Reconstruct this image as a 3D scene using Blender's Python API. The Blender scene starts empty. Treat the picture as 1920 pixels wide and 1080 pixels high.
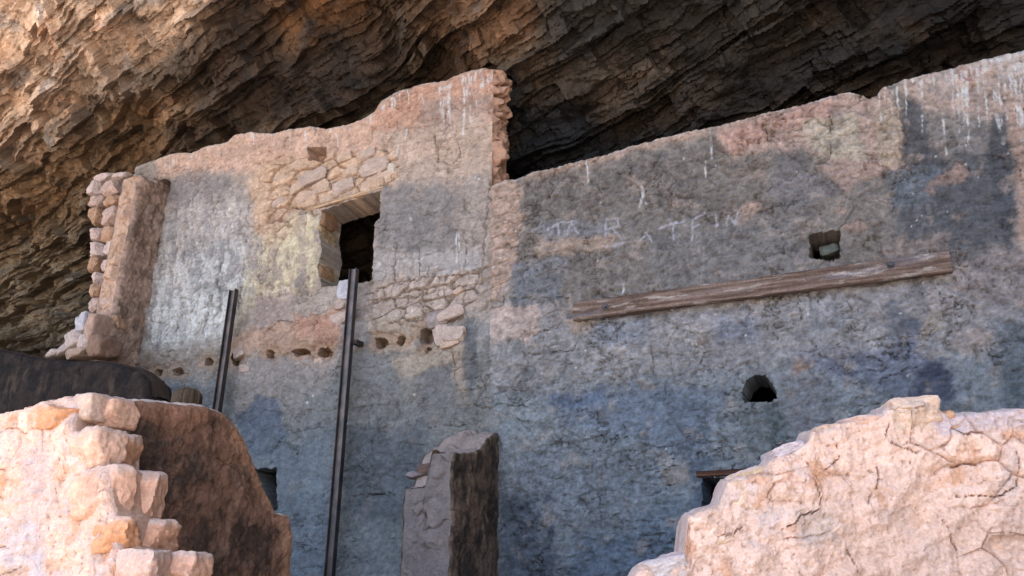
import bpy, bmesh, math, random
import numpy as np
from mathutils import Vector

# ------------------------------------------------------------------ camera, sky, sun, exposure
S = bpy.context.scene
F_PX, PITCH = 1500.0, math.radians(22.0)
CAM = np.array([0.0, 0.0, 1.6])
cd = bpy.data.cameras.new('camera'); cam = bpy.data.objects.new('camera', cd)
S.collection.objects.link(cam); S.camera = cam
cam.location = CAM; cam.rotation_euler = (math.radians(90) + PITCH, 0, 0)
cd.sensor_fit = 'HORIZONTAL'; cd.angle = 2*math.atan(960.0/F_PX); cd.clip_end = 2000; cd.clip_start = 0.05

SUN_EL, SUN_AZ = math.radians(74), math.radians(205)      # azimuth clockwise from +Y: behind the camera, a little left
w = bpy.data.worlds.new('World'); S.world = w; w.use_nodes = True
nt = w.node_tree; nt.nodes.clear()
sky = nt.nodes.new('ShaderNodeTexSky'); sky.sky_type = 'NISHITA'; sky.sun_disc = False
sky.sun_elevation = SUN_EL; sky.sun_rotation = SUN_AZ; sky.dust_density = 1.5
bg = nt.nodes.new('ShaderNodeBackground'); bg.inputs['Strength'].default_value = 0.14
wo = nt.nodes.new('ShaderNodeOutputWorld')
nt.links.new(sky.outputs[0], bg.inputs[0]); nt.links.new(bg.outputs[0], wo.inputs[0])
sl = bpy.data.lights.new('sun', 'SUN'); sun = bpy.data.objects.new('sun', sl); S.collection.objects.link(sun)
sl.energy = 4.0; sl.angle = math.radians(0.5); sl.color = (1, .95, .87)
sdir = Vector((math.sin(SUN_AZ)*math.cos(SUN_EL), math.cos(SUN_AZ)*math.cos(SUN_EL), math.sin(SUN_EL)))
sun.rotation_euler = sdir.to_track_quat('Z', 'Y').to_euler(); sun.location = sdir*60
S.view_settings.view_transform = 'Standard'; S.view_settings.look = 'None'
S.view_settings.gamma = 1; S.view_settings.exposure = 2.35
S.cycles.use_denoising = True; S.cycles.diffuse_bounces = 5; S.cycles.max_bounces = 8

# ------------------------------------------------------------------ small maths kit
rng = np.random.default_rng(7)
TAB = rng.random(65536).astype(np.float32)
GA = TAB*2*np.pi; GX, GY = np.cos(GA), np.sin(GA)
def hsh(ix, iy, iz=0, seed=0):
    h = (ix.astype(np.int64)*73856093) ^ (iy.astype(np.int64)*19349663)
    h = h ^ (np.asarray(iz).astype(np.int64)*83492791) ^ (seed*2654435)
    h = (h ^ (h >> 13))*1274126177
    return ((h ^ (h >> 16)) & 65535)
def fade(t): return t*t*t*(t*(t*6-15)+10)
def n2(x, y, seed=0):
    x = np.asarray(x, float); y = np.asarray(y, float)
    ix = np.floor(x).astype(np.int64); iy = np.floor(y).astype(np.int64); fx = x-ix; fy = y-iy
    def g(a, b):
        h = hsh(ix+a, iy+b, 0, seed); return GX[h]*(fx-a)+GY[h]*(fy-b)
    u, v = fade(fx), fade(fy)
    a = g(0, 0)*(1-u)+g(1, 0)*u; b = g(0, 1)*(1-u)+g(1, 1)*u
    return 1.5*(a*(1-v)+b*v)
def fbm(x, y, o=4, seed=0, gain=.5):
    s = 0; a = 1; n = 0
    for k in range(o):
        s = s+a*n2(x, y, seed+k*17); n += a; a *= gain; x = x*2.03+3.1; y = y*2.03+1.7
    return s/n
def n3(x, y, z, seed=0):
    ix, iy, iz = (np.floor(q).astype(np.int64) for q in (x, y, z)); fx, fy, fz = fade(x-ix), fade(y-iy), fade(z-iz)
    def g(a, b, c): return TAB[hsh(ix+a, iy+b, iz+c, seed)]
    r = 0
    for a in (0, 1):
        for b in (0, 1):
            for c in (0, 1):
                r = r+g(a, b, c)*(fx if a else 1-fx)*(fy if b else 1-fy)*(fz if c else 1-fz)
    return r*2-1
def fbm3(x, y, z, o=4, seed=0, gain=.5):
    s = 0; a = 1; n = 0
    for k in range(o):
        s = s+a*n3(x, y, z, seed+k*13); n += a; a *= gain; x = x*2.03+3.1; y = y*2.03+1.7; z = z*2.03+.7
    return s/n
def worley(x, y, seed=0, jit=.9):
    ix = np.floor(x).astype(np.int64); iy = np.floor(y).astype(np.int64)
    f1 = np.full(x.shape, 9.); f2 = np.full(x.shape, 9.); cid = np.zeros(x.shape, np.int64)
    for a in (-1, 0, 1):
        for b in (-1, 0, 1):
            h = hsh(ix+a, iy+b, 0, seed); h2 = hsh(ix+a, iy+b, 5, seed+3)
            d = np.hypot(ix+a+.5+(TAB[h]-.5)*jit-x, iy+b+.5+(TAB[h2]-.5)*jit-y)
            n = d < f1
            f2 = np.where(n, f1, np.minimum(f2, d)); cid = np.where(n, h, cid); f1 = np.where(n, d, f1)
    return f1, f2, TAB[cid]
def sst(a, b, x):
    t = np.clip((x-a)/(b-a), 0, 1); return t*t*(3-2*t)
def seg_d(x, y, p, q):
    dx, dy = q[0]-p[0], q[1]-p[1]; t = np.clip(((x-p[0])*dx+(y-p[1])*dy)/(dx*dx+dy*dy+1e-12), 0, 1)
    return np.hypot(x-p[0]-t*dx, y-p[1]-t*dy)
def sdf(x, y, poly):                                    # signed distance, negative inside
    d = np.full(x.shape, 1e9); ins = np.zeros(x.shape, bool); n = len(poly)
    for i in range(n):
        p, q = poly[i], poly[(i+1) % n]
        d = np.minimum(d, seg_d(x, y, p, q))
        c = (p[1] > y) != (q[1] > y)
        if p[1] != q[1]: ins ^= c & (x < (q[0]-p[0])*(y-p[1])/(q[1]-p[1])+p[0])
    return np.where(ins, -d, d)
def local(x, y, pts, m):
    a = np.array(pts); return (x > a[:, 0].min()-m) & (x < a[:, 0].max()+m) & (y > a[:, 1].min()-m) & (y < a[:, 1].max()+m)
def lin(c):
    c = np.array(c, float)/255.; return np.where(c <= .04045, c/12.92, ((c+.055)/1.055)**2.4)
ILL = 1.5
def alb(c): return lin(c)/ILL

# ------------------------------------------------------------------ view frame measured from the photo
FW = np.array([0, math.cos(PITCH), math.sin(PITCH)]); UP = np.array([0, -math.sin(PITCH), math.cos(PITCH)])
def ray(px, py): return FW+np.array([1, 0, 0])*(px-960)/F_PX-UP*(py-540)/F_PX
class Frame:                                            # a vertical wall plane: u along it, z up, d out of its face
    def __init__(s, origin, yaw):
        s.o = np.array([origin[0], origin[1], 0.]); y = math.radians(yaw)
        s.u = np.array([math.cos(y), -math.sin(y), 0]); s.n = np.array([s.u[1], -s.u[0], 0.])
    def uz(s, px, py, d=0.):
        r = ray(px, py); t = np.dot(s.o+s.n*d-CAM, s.n)/np.dot(r, s.n); p = CAM+r*t
        return np.dot(p-s.o, s.u), p[2]
    def at(s, px, py, d=0.):
        u, z = s.uz(px, py, d); return s.p(u, z, d)
    def p(s, u, z, d=0.):
        u, z, d = np.broadcast_arrays(np.asarray(u, float), z, d)
        return s.o+u[..., None]*s.u+d[..., None]*s.n+z[..., None]*np.array([0, 0, 1.])
    def px(s, u, z, d=0.): return to_px(s.p(u, z, d))
def to_px(P):
    q = P-CAM; f = q@FW; f = np.where(f < .3, .3, f)
    return 960+F_PX*(q[..., 0])/f, 540-F_PX*(q@UP)/f

# ------------------------------------------------------------------ mesh and material helpers
def quads(n, m, off=0):
    i = np.arange(n-1)[:, None]*m+np.arange(m-1)[None, :]+off
    return np.stack([i, i+1, i+1+m, i+m], -1).reshape(-1, 4)
def mesh_np(name, V, Fc, col=None, mat=None, parent=None, origin=None, sharp=48):
    V = np.asarray(V, float).reshape(-1, 3)
    used = np.zeros(len(V), bool); used[Fc.ravel()] = True
    idx = np.cumsum(used)-1; V = V[used]; Fc = idx[Fc]
    if col is not None: col = np.asarray(col).reshape(-1, 3)[used]
    if origin is None: origin = np.array([V[:, 0].mean(), V[:, 1].mean(), V[:, 2].min()])
    me = bpy.data.meshes.new(name); me.vertices.add(len(V)); me.vertices.foreach_set('co', (V-origin).astype(np.float32).ravel())
    me.loops.add(Fc.size); me.loops.foreach_set('vertex_index', Fc.astype(np.int32).ravel())
    me.polygons.add(len(Fc)); me.polygons.foreach_set('loop_start', np.arange(0, Fc.size, 4, dtype=np.int32))
    me.update(calc_edges=True); me.validate()
    me.shade_smooth()
    if sharp: me.set_sharp_from_angle(angle=math.radians(sharp))
    if col is not None:
        a = me.color_attributes.new('pigment', 'FLOAT_COLOR', 'POINT')
        a.data.foreach_set('color', np.concatenate([np.clip(col, .004, .85), np.ones((len(col), 1))], 1).astype(np.float32).ravel())
    o = bpy.data.objects.new(name, me); S.collection.objects.link(o); o.location = origin
    if mat: me.materials.append(mat)
    if parent is not None:
        o.parent = parent; o.location = Vector(origin)-parent.location
    return o
def tag(o, label, cat, group=None):
    o['label'] = label; o['category'] = cat; o['kind'] = 'thing'
    if group: o['group'] = group
    return o
def struct(o): o['kind'] = 'structure'; return o
def nodes(name):
    m = bpy.data.materials.new(name); m.use_nodes = True; t = m.node_tree; b = t.nodes['Principled BSDF']
    return m, t, b
def earth_mat(name, rough=.95, bump=.5, s1=18., s2=70., dist=.012, speck=.25, spec=.15, stretch=(1, 1, 1)):
    m, t, b = nodes(name); N = t.nodes; L = t.links
    at = N.new('ShaderNodeAttribute'); at.attribute_name = 'pigment'
    tc = N.new('ShaderNodeTexCoord'); mp = N.new('ShaderNodeMapping'); mp.inputs['Scale'].default_value = stretch
    L.new(tc.outputs['Object'], mp.inputs[0])
    a = N.new('ShaderNodeTexNoise'); a.inputs['Scale'].default_value = s1; a.inputs['Detail'].default_value = 8; a.inputs['Roughness'].default_value = .65
    c = N.new('ShaderNodeTexNoise'); c.inputs['Scale'].default_value = s2; c.inputs['Detail'].default_value = 6; c.inputs['Roughness'].default_value = .7
    for q in (a, c): L.new(mp.outputs[0], q.inputs['Vector'])
    mr = N.new('ShaderNodeMapRange'); mr.inputs[1].default_value = .3; mr.inputs[2].default_value = .7
    mr.inputs[3].default_value = 1-speck; mr.inputs[4].default_value = 1+speck
    L.new(c.outputs[0], mr.inputs[0])
    mx = N.new('ShaderNodeMix'); mx.data_type = 'RGBA'; mx.blend_type = 'MULTIPLY'; mx.inputs[0].default_value = 1
    L.new(at.outputs['Color'], mx.inputs[6]); L.new(mr.outputs[0], mx.inputs[7]); mr2 = N.new('ShaderNodeMapRange'); mr2.inputs[1].default_value = .3; mr2.inputs[2].default_value = .7
    mr2.inputs[3].default_value = 1-.7*speck; mr2.inputs[4].default_value = 1+.7*speck; L.new(a.outputs[0], mr2.inputs[0])
    mx2 = N.new('ShaderNodeMix'); mx2.data_type = 'RGBA'; mx2.blend_type = 'MULTIPLY'; mx2.inputs[0].default_value = 1
    L.new(mx.outputs[2], mx2.inputs[6]); L.new(mr2.outputs[0], mx2.inputs[7]); L.new(mx2.outputs[2], b.inputs['Base Color'])
    ad = N.new('ShaderNodeMath'); ad.operation = 'MULTIPLY_ADD'; ad.inputs[1].default_value = .45
    L.new(c.outputs[0], ad.inputs[0]); L.new(a.outputs[0], ad.inputs[2])
    bp = N.new('ShaderNodeBump'); bp.inputs['Strength'].default_value = bump; bp.inputs['Distance'].default_value = dist
    L.new(ad.outputs[0], bp.inputs['Height']); L.new(bp.outputs[0], b.inputs['Normal'])
    b.inputs['Roughness'].default_value = rough; b.inputs['Specular IOR Level'].default_value = spec
    return m
M_WALL = earth_mat('adobe_plaster', bump=.8, s1=16, s2=60, dist=.03, speck=.24)
M_FORE = earth_mat('pale_adobe', bump=.8, s1=16, s2=60, speck=.22, dist=.02)
M_STONE = earth_mat('field_stone', bump=.6, s1=12, s2=50, speck=.22, spec=.25, dist=.02)
M_CLIFF = earth_mat('cliff_rock', bump=.75, s1=9, s2=40, dist=.03, speck=.35, spec=.3, rough=.8)
M_WOOD = earth_mat('weathered_wood', bump=.7, s1=10, s2=45, dist=.006, speck=.3, stretch=(1, 1, 1))
M_GROUND = earth_mat('ground_gravel', bump=.8, s1=3, s2=20, dist=.05, speck=.3)
def steel_mat():
    m, t, b = nodes('dark_steel'); N = t.nodes; L = t.links
    tc = N.new('ShaderNodeTexCoord'); a = N.new('ShaderNodeTexNoise'); a.inputs['Scale'].default_value = 6; a.inputs['Detail'].default_value = 8
    L.new(tc.outputs['Object'], a.inputs['Vector'])
    r = N.new('ShaderNodeValToRGB'); r.color_ramp.elements[0].position = .35; r.color_ramp.elements[0].color = (.018, .018, .021, 1)
    r.color_ramp.elements[1].position = .7; r.color_ramp.elements[1].color = (.07, .048, .04, 1)
    L.new(a.outputs[0], r.inputs[0]); L.new(r.outputs[0], b.inputs['Base Color'])
    b.inputs['Metallic'].default_value = .35; b.inputs['Roughness'].default_value = .42
    return m
M_STEEL = steel_mat()
M_RUST = steel_mat(); M_RUST.name = 'rusty_steel'
for n_ in M_RUST.node_tree.nodes:
    if n_.type == 'VALTORGB': n_.color_ramp.elements[0].color = (.05, .042, .04, 1); n_.color_ramp.elements[1].color = (.15, .105, .09, 1)

# ------------------------------------------------------------------ frames
MAIN = Frame((0, 9.2), 23.3)
N_ = MAIN.n; T_ = MAIN.u

# ------------------------------------------------------------------ ground
def ground():
    a = np.concatenate([-np.geomspace(400, 16, 26), np.arange(-15, 15.01, .25), np.geomspace(16, 400, 26)])
    X, Y = np.meshgrid(a, a)
    u = (X*T_[0]+(Y-9.2)*T_[1]); d = X*N_[0]+(Y-9.2)*N_[1]
    z = 1.1*(1-sst(4.2, 7.0, d))-np.clip(d-9.5, 0, 60)*.16
    z = z+.05*fbm(X*.9, Y*.9, 4, 3)+.8*fbm(X*.03, Y*.03, 3, 5)*sst(14, 40, np.hypot(X, Y))
    n = fbm(X*.5, Y*.5, 4, 9)[..., None]
    col = np.array([.36, .30, .25])*(1+.35*n)
    return struct(mesh_np('ground', np.stack([X, Y, z], -1), quads(len(a), len(a)), col, M_GROUND, sharp=0))

# ------------------------------------------------------------------ the cliff: back wall curving over into the alcove roof
def blocks(q, t, th, ln, seed):
    """bedded rock: layers of thickness th across q broken along t; returns relief 0..1 and a block random"""
    k = np.floor(q/th); f = q/th-k
    r1 = TAB[hsh(k, k*0+3, 1, seed)]; lk = ln*(.6+.9*r1)
    b = np.floor((t+r1*37)/lk); g = (t+r1*37)/lk-b
    r2 = TAB[hsh(k, b, 2, seed)]; r3 = TAB[hsh(k, b, 7, seed)]
    h = r2+.35*(1-f)*(r3-.2)+.25*(g-.5)*(r3-.5)
    return h, r3
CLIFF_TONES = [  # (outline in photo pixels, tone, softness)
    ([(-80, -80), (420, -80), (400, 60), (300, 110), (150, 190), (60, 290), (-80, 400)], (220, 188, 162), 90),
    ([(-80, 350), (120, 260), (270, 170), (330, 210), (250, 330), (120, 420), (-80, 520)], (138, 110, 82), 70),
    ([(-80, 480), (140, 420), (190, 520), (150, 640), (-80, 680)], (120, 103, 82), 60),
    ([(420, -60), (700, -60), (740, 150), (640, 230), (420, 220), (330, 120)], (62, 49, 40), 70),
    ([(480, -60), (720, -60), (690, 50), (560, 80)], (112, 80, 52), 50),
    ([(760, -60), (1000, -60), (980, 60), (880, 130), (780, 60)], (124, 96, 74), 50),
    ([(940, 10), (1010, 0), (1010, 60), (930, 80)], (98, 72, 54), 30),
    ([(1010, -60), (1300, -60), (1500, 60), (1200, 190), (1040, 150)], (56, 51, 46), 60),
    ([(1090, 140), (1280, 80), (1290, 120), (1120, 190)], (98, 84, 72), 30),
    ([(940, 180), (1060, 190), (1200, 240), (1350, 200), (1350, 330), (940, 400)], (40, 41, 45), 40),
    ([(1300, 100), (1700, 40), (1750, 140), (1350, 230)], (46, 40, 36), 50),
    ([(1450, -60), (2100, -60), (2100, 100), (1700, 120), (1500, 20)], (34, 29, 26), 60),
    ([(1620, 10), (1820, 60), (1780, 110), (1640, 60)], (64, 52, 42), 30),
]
def cliff():
    prof = np.array([(-1.7, .2), (-1.9, 3), (-2.0, 5.4), (-1.85, 7.2), (-1.35, 8.3), (-.6, 9.2), (.6, 10.0), (2.4, 10.9), (4.6, 11.8), (6.6, 12.5),
                     (8.4, 13.4), (9.0, 14.6), (8.9, 16.5), (7.5, 22), (4, 30)])
    L = np.concatenate([[0], np.cumsum(np.hypot(*np.diff(prof, axis=0).T))])
    ss = np.concatenate([np.arange(0, 3.2, .12), np.arange(3.2, 12.6, .0135), np.arange(12.7, L[-1], .22)])
    us = np.concatenate([-np.geomspace(45, 13.7, 28), np.arange(-13.5, 6.2, .0145), np.geomspace(6.25, 26, 70)])
    def smooth(col):                                    # rounded profile
        f = np.arange(0, L[-1], .05); v = np.interp(f, L, prof[:, col]); k = np.hanning(25); k /= k.sum()
        return np.interp(ss, f, np.convolve(np.pad(v, 12, mode='edge'), k, 'valid'))
    D = smooth(0)[:, None]+0*us; Z = smooth(1)[:, None]+0*us; U = us[None, :]+0*ss[:, None]
    dD, dZ = np.gradient(smooth(0), ss), np.gradient(smooth(1), ss); ln = np.hypot(dD, dZ)
    nD, nZ = (dZ/ln)[:, None], (-dD/ln)[:, None]        # out of the rock
    up = sst(8.2, 9.6, Z)
    D = D+.9*up*sst(-2.2, -6, U)-.5*np.exp(-((U+1.75+.35*(Z-9))/.5)**2)*sst(8.2, 9.2, Z)
    D = D+.35*np.exp(-((U+.3-.2*(Z-9))/.9)**2)*sst(8.3, 9.3, Z)-.45*sst(-.4, .6, U)*(1-sst(8.2, 9.4, Z))
    D = D+.05*np.clip(U-7.6, 0, 30)**2                 # the alcove closes round on the right
    Z = Z-.05*np.clip(U-11, 0, 20)*sst(8, 10, Z)
    ph = math.radians(19)
    wx = .22*fbm(U*.7, Z*.7+D*.4, 3, 21); wy = .16*fbm(U*1.3+9, Z*1.3+D, 4, 23)
    q = Z*math.cos(ph)-U*math.sin(ph)+.55*D+wx+.02*fbm(U*9, Z*9+D*5, 2, 29); t = U*math.cos(ph)+Z*math.sin(ph)+.3*D+wy
    h1, r1 = blocks(q, t, .62, 1.7, 1); h2, r2 = blocks(q+.08*wy, t, .19, .62, 2); h3, r3 = blocks(q+.02*fbm(U*14, Z*14, 2, 30), t+wx, .075, .20, 3)
    h0, r0 = blocks(q*.9+.3*wx, t*.8, .33, .9, 4); hb, rb = blocks(q+.5*wx, t+.6*wy, 1.15, 2.3, 6)
    calm = sst(-.05, .35, fbm(U*.8+4, Z*.8+D*.5, 3, 31)+.15)             # some parts are crumbly, some slabby
    disp = .36*(hb-.5)+.40*(h1-.5)+.32*(h0-.5)+.25*(h2-.5)*(.45+.75*calm)+.090*(h3-.5)*(.35+.8*calm)
    flat = sst(.0, .3, fbm(U*.55+30, Z*.55+D*.4, 3, 37)); disp = disp*(1-.25*flat)
    disp = disp+.30*fbm(U*.9, Z*.9+D*.9, 4, 33)+.085*fbm(U*5, Z*5+D*4, 4, 35)*(1.3-.7*calm)+.02*fbm(U*22, Z*22+D*15, 3, 36)
    D2 = D+nD*disp; Z2 = Z+nZ*disp
    P = MAIN.p(U, Z2, D2); px, py = to_px(P)
    wob = 60*fbm(U*1.2, Z*1.2+D, 4, 41); wob2 = 60*fbm(U*1.2+50, Z*1.2+D, 4, 43)
    C = np.zeros(U.shape+(3,))+alb((84, 69, 55))
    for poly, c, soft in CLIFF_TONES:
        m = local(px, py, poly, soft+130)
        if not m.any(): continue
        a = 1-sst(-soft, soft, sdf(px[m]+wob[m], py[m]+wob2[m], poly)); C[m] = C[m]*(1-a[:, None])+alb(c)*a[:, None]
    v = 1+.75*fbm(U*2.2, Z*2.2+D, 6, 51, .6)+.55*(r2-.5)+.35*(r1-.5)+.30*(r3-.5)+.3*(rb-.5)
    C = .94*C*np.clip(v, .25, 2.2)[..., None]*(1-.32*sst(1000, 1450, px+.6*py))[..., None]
    rust = sst(.12, .5, fbm(U*1.6+70, Z*1.6+D*1.2, 4, 53))[..., None]; C = C*(1-.45*rust)+C*rust*.45*np.array([1.2, .96, .8])
    grey = sst(.15, .5, fbm(U*2.0+20, Z*2.0+D*1.2, 4, 57))[..., None]; C = C*(1-.5*grey)+C.mean(-1, keepdims=True)*.5*grey*np.array([.98, 1, 1.05])
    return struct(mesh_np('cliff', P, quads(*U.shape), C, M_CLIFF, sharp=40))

# ------------------------------------------------------------------ generic thick wall with an uneven top
def wall(name, fr, top, zbot, T, h, feat, mat, holes=(), open_ends=(True, True), r=.07, u0=None, u1=None, topcol=None, endcol=None,
         enddisp=.05, jag=.014, cap=(True, True), through=True, parent=None, seed=0, lump=.03, tdrop=None):
    tp = np.array([fr.uz(*p) for p in top]); o = np.argsort(tp[:, 0], kind='stable'); tp = tp[o]
    u0 = tp[0, 0] if u0 is None else u0; u1 = tp[-1, 0] if u1 is None else u1
    us = np.linspace(u0, u1, max(6, int((u1-u0)/h))); zt = np.interp(us, tp[:, 0], tp[:, 1])+jag*fbm(us*9, us*0+seed, 4, 61)+.5*jag*fbm(us*40, us*0, 2, 63)
    R = int((zt.max()-zbot)/h); v = np.linspace(0, 1, R+1)[:, None]
    U = us[None, :]+0*v; Z = zbot+(zt-zbot)[None, :]*v; J = len(us)
    inside = np.zeros(U.shape, bool); depth = np.zeros(U.shape)
    for poly, dp in holes:                              # snap rims so that openings have clean edges
        pz = [fr.uz(*p) for p in poly]; m = local(U, Z, pz, .2)
        if not m.any(): continue
        wob = .012*fbm(U[m]*14, Z[m]*14, 3, 65)
        s = sdf(U[m], Z[m], pz)+wob; e = .004
        gx = (sdf(U[m]+e, Z[m], pz)-sdf(U[m]-e, Z[m], pz))/(2*e); gz = (sdf(U[m], Z[m]+e, pz)-sdf(U[m], Z[m]-e, pz))/(2*e)
        k = np.where(np.abs(s) < .55*h, -s, 0.)
        U[m] += gx*k; Z[m] += gz*k
        i_ = (s < .3*h); inside[m] |= i_; dm = depth[m]; depth[m] = np.where(i_, np.maximum(dm, dp), dm)
    px, py = fr.px(U, Z)
    d, C = feat(U, Z, px, py)
    K = int(r/h)+1; e = np.full(U.shape, 9.)
    for k in range(-K, K+1):
        jj = np.clip(np.arange(J)+k, 0, J-1); e = np.minimum(e, np.hypot(k*h*.999, np.maximum(zt[jj][None, :]-Z, 0)))
    if open_ends[0]: e = np.minimum(e, U-u0)
    if open_ends[1]: e = np.minimum(e, u1-U)
    e = np.clip(e, 0, r); rd = r-np.sqrt(np.maximum(r*r-(r-e)**2, 0))
    d = d-rd
    thr = inside & (depth >= T)
    d = np.where(inside, np.where(thr, -T-.012, d-depth), d)
    drop = np.zeros(J) if tdrop is None else tdrop(us-u0)
    nT = max(5, int(T/((1.3 if tdrop is None else .7)*h))); ks = (np.arange(1, nT)/nT)[:, None]
    dB = -T+.02*fbm(U*4, Z*4, 3, 67)+rd
    dT = d[-1]*(1-ks)+dB[-1]*ks
    SK = lambda k: sst(.42, .58, k)
    zT = Z[-1][None, :]-drop[None, :]*SK(ks)+.03*np.sin(ks*np.pi)+lump*fbm(us[None, :]*6, dT*6, 4, 69)*np.sin(ks*np.pi)**.4
    UT = U[-1][None, :]+0*ks
    P = np.concatenate([fr.p(U, Z, d), fr.p(UT, zT, dT), fr.p(U[::-1], (Z-drop[None, :]*v)[::-1], dB[::-1])], 0)
    tc = C[-1][None]*np.ones((nT-1, 1, 1)) if topcol is None else (np.zeros((nT-1, J, 3))+alb(topcol))*(1+.3*fbm(UT*8, dT*8, 3, 71))[..., None]
    CC = np.concatenate([C, tc, C[::-1]], 0)
    n = P.shape[0]; Fc = quads(n, J)
    full = np.concatenate([thr, np.zeros((nT-1, J), bool), thr[::-1]], 0).ravel()
    Fc = Fc[~full[Fc].all(1)]
    V = [P.reshape(-1, 3)]; CL = [CC.reshape(-1, 3)]; FS = [Fc]; off = P.shape[0]*J
    for side, j in ((0, 0), (1, J-1)):
        if not cap[side]: continue
        A = P[:R+1, j]; B = P[::-1][:R+1, j]; nC = max(4, int(T/h)); k = np.linspace(0, 1, nC+1)
        G = A[:, None]*(1-k)[None, :, None]+B[:, None]*k[None, :, None]; G[..., 2] = A[:, None, 2]-drop[j]*v*SK(k)[None, :]
        zz = G[..., 2]; dd = (G-fr.o)@fr.n
        ed = np.minimum(np.minimum(k, 1-k)[None, :]*T, (zt[j]-zz)*2); ed = np.clip(ed/.08, 0, 1)
        f1, f2, cr = worley(dd*2.2+.8*fbm(dd*3, zz*3, 3, 73)+seed, zz*4.2+.9*fbm(dd*4, zz*4, 3, 74), 75+seed)
        bump = (enddisp*(.2+1.2*cr)*sst(0, .35, f2-f1)+.7*enddisp*fbm(dd*5, zz*5, 4, 76)+.8*enddisp*fbm(dd*.6, zz*1.7, 3, 78))*ed
        G = G+(bump*(-1 if side == 0 else 1))[..., None]*fr.u
        c = C[:, j][:, None]*np.ones((1, nC+1, 1)) if endcol is None else (np.zeros(G.shape)+alb(endcol))*(1+.30*fbm(dd*5, zz*5, 4, 77)+.2*(cr-.5))[..., None]
        V.append(G.reshape(-1, 3)); CL.append(c.reshape(-1, 3)); q = quads(R+1, nC+1, off)
        FS.append(q if side else q[:, ::-1]); off += G.shape[0]*G.shape[1]
    org = fr.p(np.array((u0+u1)/2), np.array(zbot), np.array(-T/2))
    return mesh_np(name, np.concatenate(V), np.concatenate(FS), np.concatenate(CL), mat, parent, origin=org)

# paint tools: pigment fields on a wall, outlines given in photo pixels
PLASTER = [None]
def patches(C, px, py, U, Z, lst, wa=16, seed=0, desat=0., op=1.):
    w1 = fbm(U*3.2, Z*3.2, 6, 81+seed, .68); w2 = fbm(U*3.2+31, Z*3.2, 6, 83+seed, .68); w3 = fbm(U*14, Z*14, 4, 85+seed, .7); H = np.zeros(U.shape)
    for it in lst:
        poly, c, soft = it[0], it[1], it[2]*.7; am = it[3] if len(it) > 3 else 1.; wob = it[4] if len(it) > 4 else wa
        m = local(px, py, poly, soft+wob*2+10)
        if not m.any(): continue
        s = sdf(px[m]+wob*1.6*w1[m], py[m]+wob*1.6*w2[m], poly)+1.4*max(soft, 7)*w3[m]
        a = (op*am*(1-sst(-soft, soft, s)))[:, None]; ac = alb(c); ac = ac*(1-desat)+desat*ac.mean()*np.array([1.04, 1., .96]); C[m] = C[m]*(1-a)+ac*a
        if it[2] < 13 and len(it) > 3: H[m] += (.014 if sum(c) > 400 else -.008)*(1-sst(-3, 3, s))
    PLASTER[0] = H
    return C
def lines(px, py, U, Z, lst, wob=4, seed=0):
    """0..1 strength along polylines: (points, half width px)"""
    out = np.zeros(px.shape); w1 = wob*fbm(U*9, Z*9, 3, 91+seed); w2 = wob*fbm(U*9+7, Z*9, 3, 93+seed)
    for pts, hw in lst:
        m = local(px, py, pts, hw+wob*2+4)
        if not m.any(): continue
        x, y = px[m]+w1[m], py[m]+w2[m]; d = np.full(x.shape, 1e9)
        for p, q in zip(pts[:-1], pts[1:]): d = np.minimum(d, seg_d(x, y, p, q))
        out[m] = np.maximum(out[m], 1-sst(hw*.4, hw*1.3, d))
    return out
def mottle(C, U, Z, seed=0, amt=.22, lo=(100, 101, 106), hi=(176, 158, 148), k=.35):
    a = fbm(U*2.4, Z*2.4, 5, 101+seed, .62); b = fbm(U*9, Z*9, 4, 103+seed, .6)
    C = C*np.clip(1+amt*1.5*a+amt*1.1*b, .4, 1.8)[..., None]
    s = (k*sst(.12, .40, fbm(U*3.4+11, Z*3.4, 5, 105+seed, .62)))[..., None]; C = C*(1-s)+alb(hi)*s
    s = (k*sst(.14, .42, fbm(U*2.9+41, Z*2.9, 5, 107+seed, .62)))[..., None]; C = C*(1-s)+alb(lo)*s
    return C
def streaks(seed, x0, x1, top, n, lmin, lmax, w=2.2, lean=.02):
    r = random.Random(seed); o = []
    for _ in range(n):
        x = r.uniform(x0, x1); y = top(x)+r.uniform(-2, 14); l = r.uniform(lmin, lmax)*r.random()**.6+6
        k = r.uniform(-.03, .03)+lean; a = r.uniform(.35, 1.1)*w; xm = x+k*l*.45+r.uniform(-1, 1); o += [([(x, y), (xm, y+l*.45)], a*1.25), ([(xm, y+l*.4), (x+k*l*.7, y+l*.7)], a), ([(x+k*l*.7, y+l*.68), (x+k*l, y+l)], a*.6)]
    return o

# ------------------------------------------------------------------ the great back wall, in two builds
TALL_TOP = [(255, 310), (300, 292), (330, 284), (360, 285), (385, 272), (420, 266), (440, 250), (470, 245), (510, 248), (545, 240), (580, 235), (610, 238),
            (640, 232), (675, 223), (700, 205), (712, 187), (740, 170), (790, 154), (835, 148), (870, 132), (905, 124), (921, 126)]
LONG_TOP = [(921, 346), (945, 336), (965, 333), (985, 325), (1010, 318), (1060, 308), (1120, 292), (1180, 275), (1240, 258), (1300, 243), (1340, 235),
            (1400, 220), (1440, 208), (1500, 195), (1550, 180), (1580, 172), (1610, 174), (1630, 182), (1645, 175), (1655, 160), (1690, 148),
            (1740, 135), (1790, 122), (1840, 108), (1890, 97), (1920, 92), (2060, 58), (2300, 10)]
DOOR = [(604, 394), (640, 382), (714, 360), (712, 410), (702, 420), (698, 524), (690, 528), (628, 534), (604, 536), (597, 500), (604, 470), (598, 430)]
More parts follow.
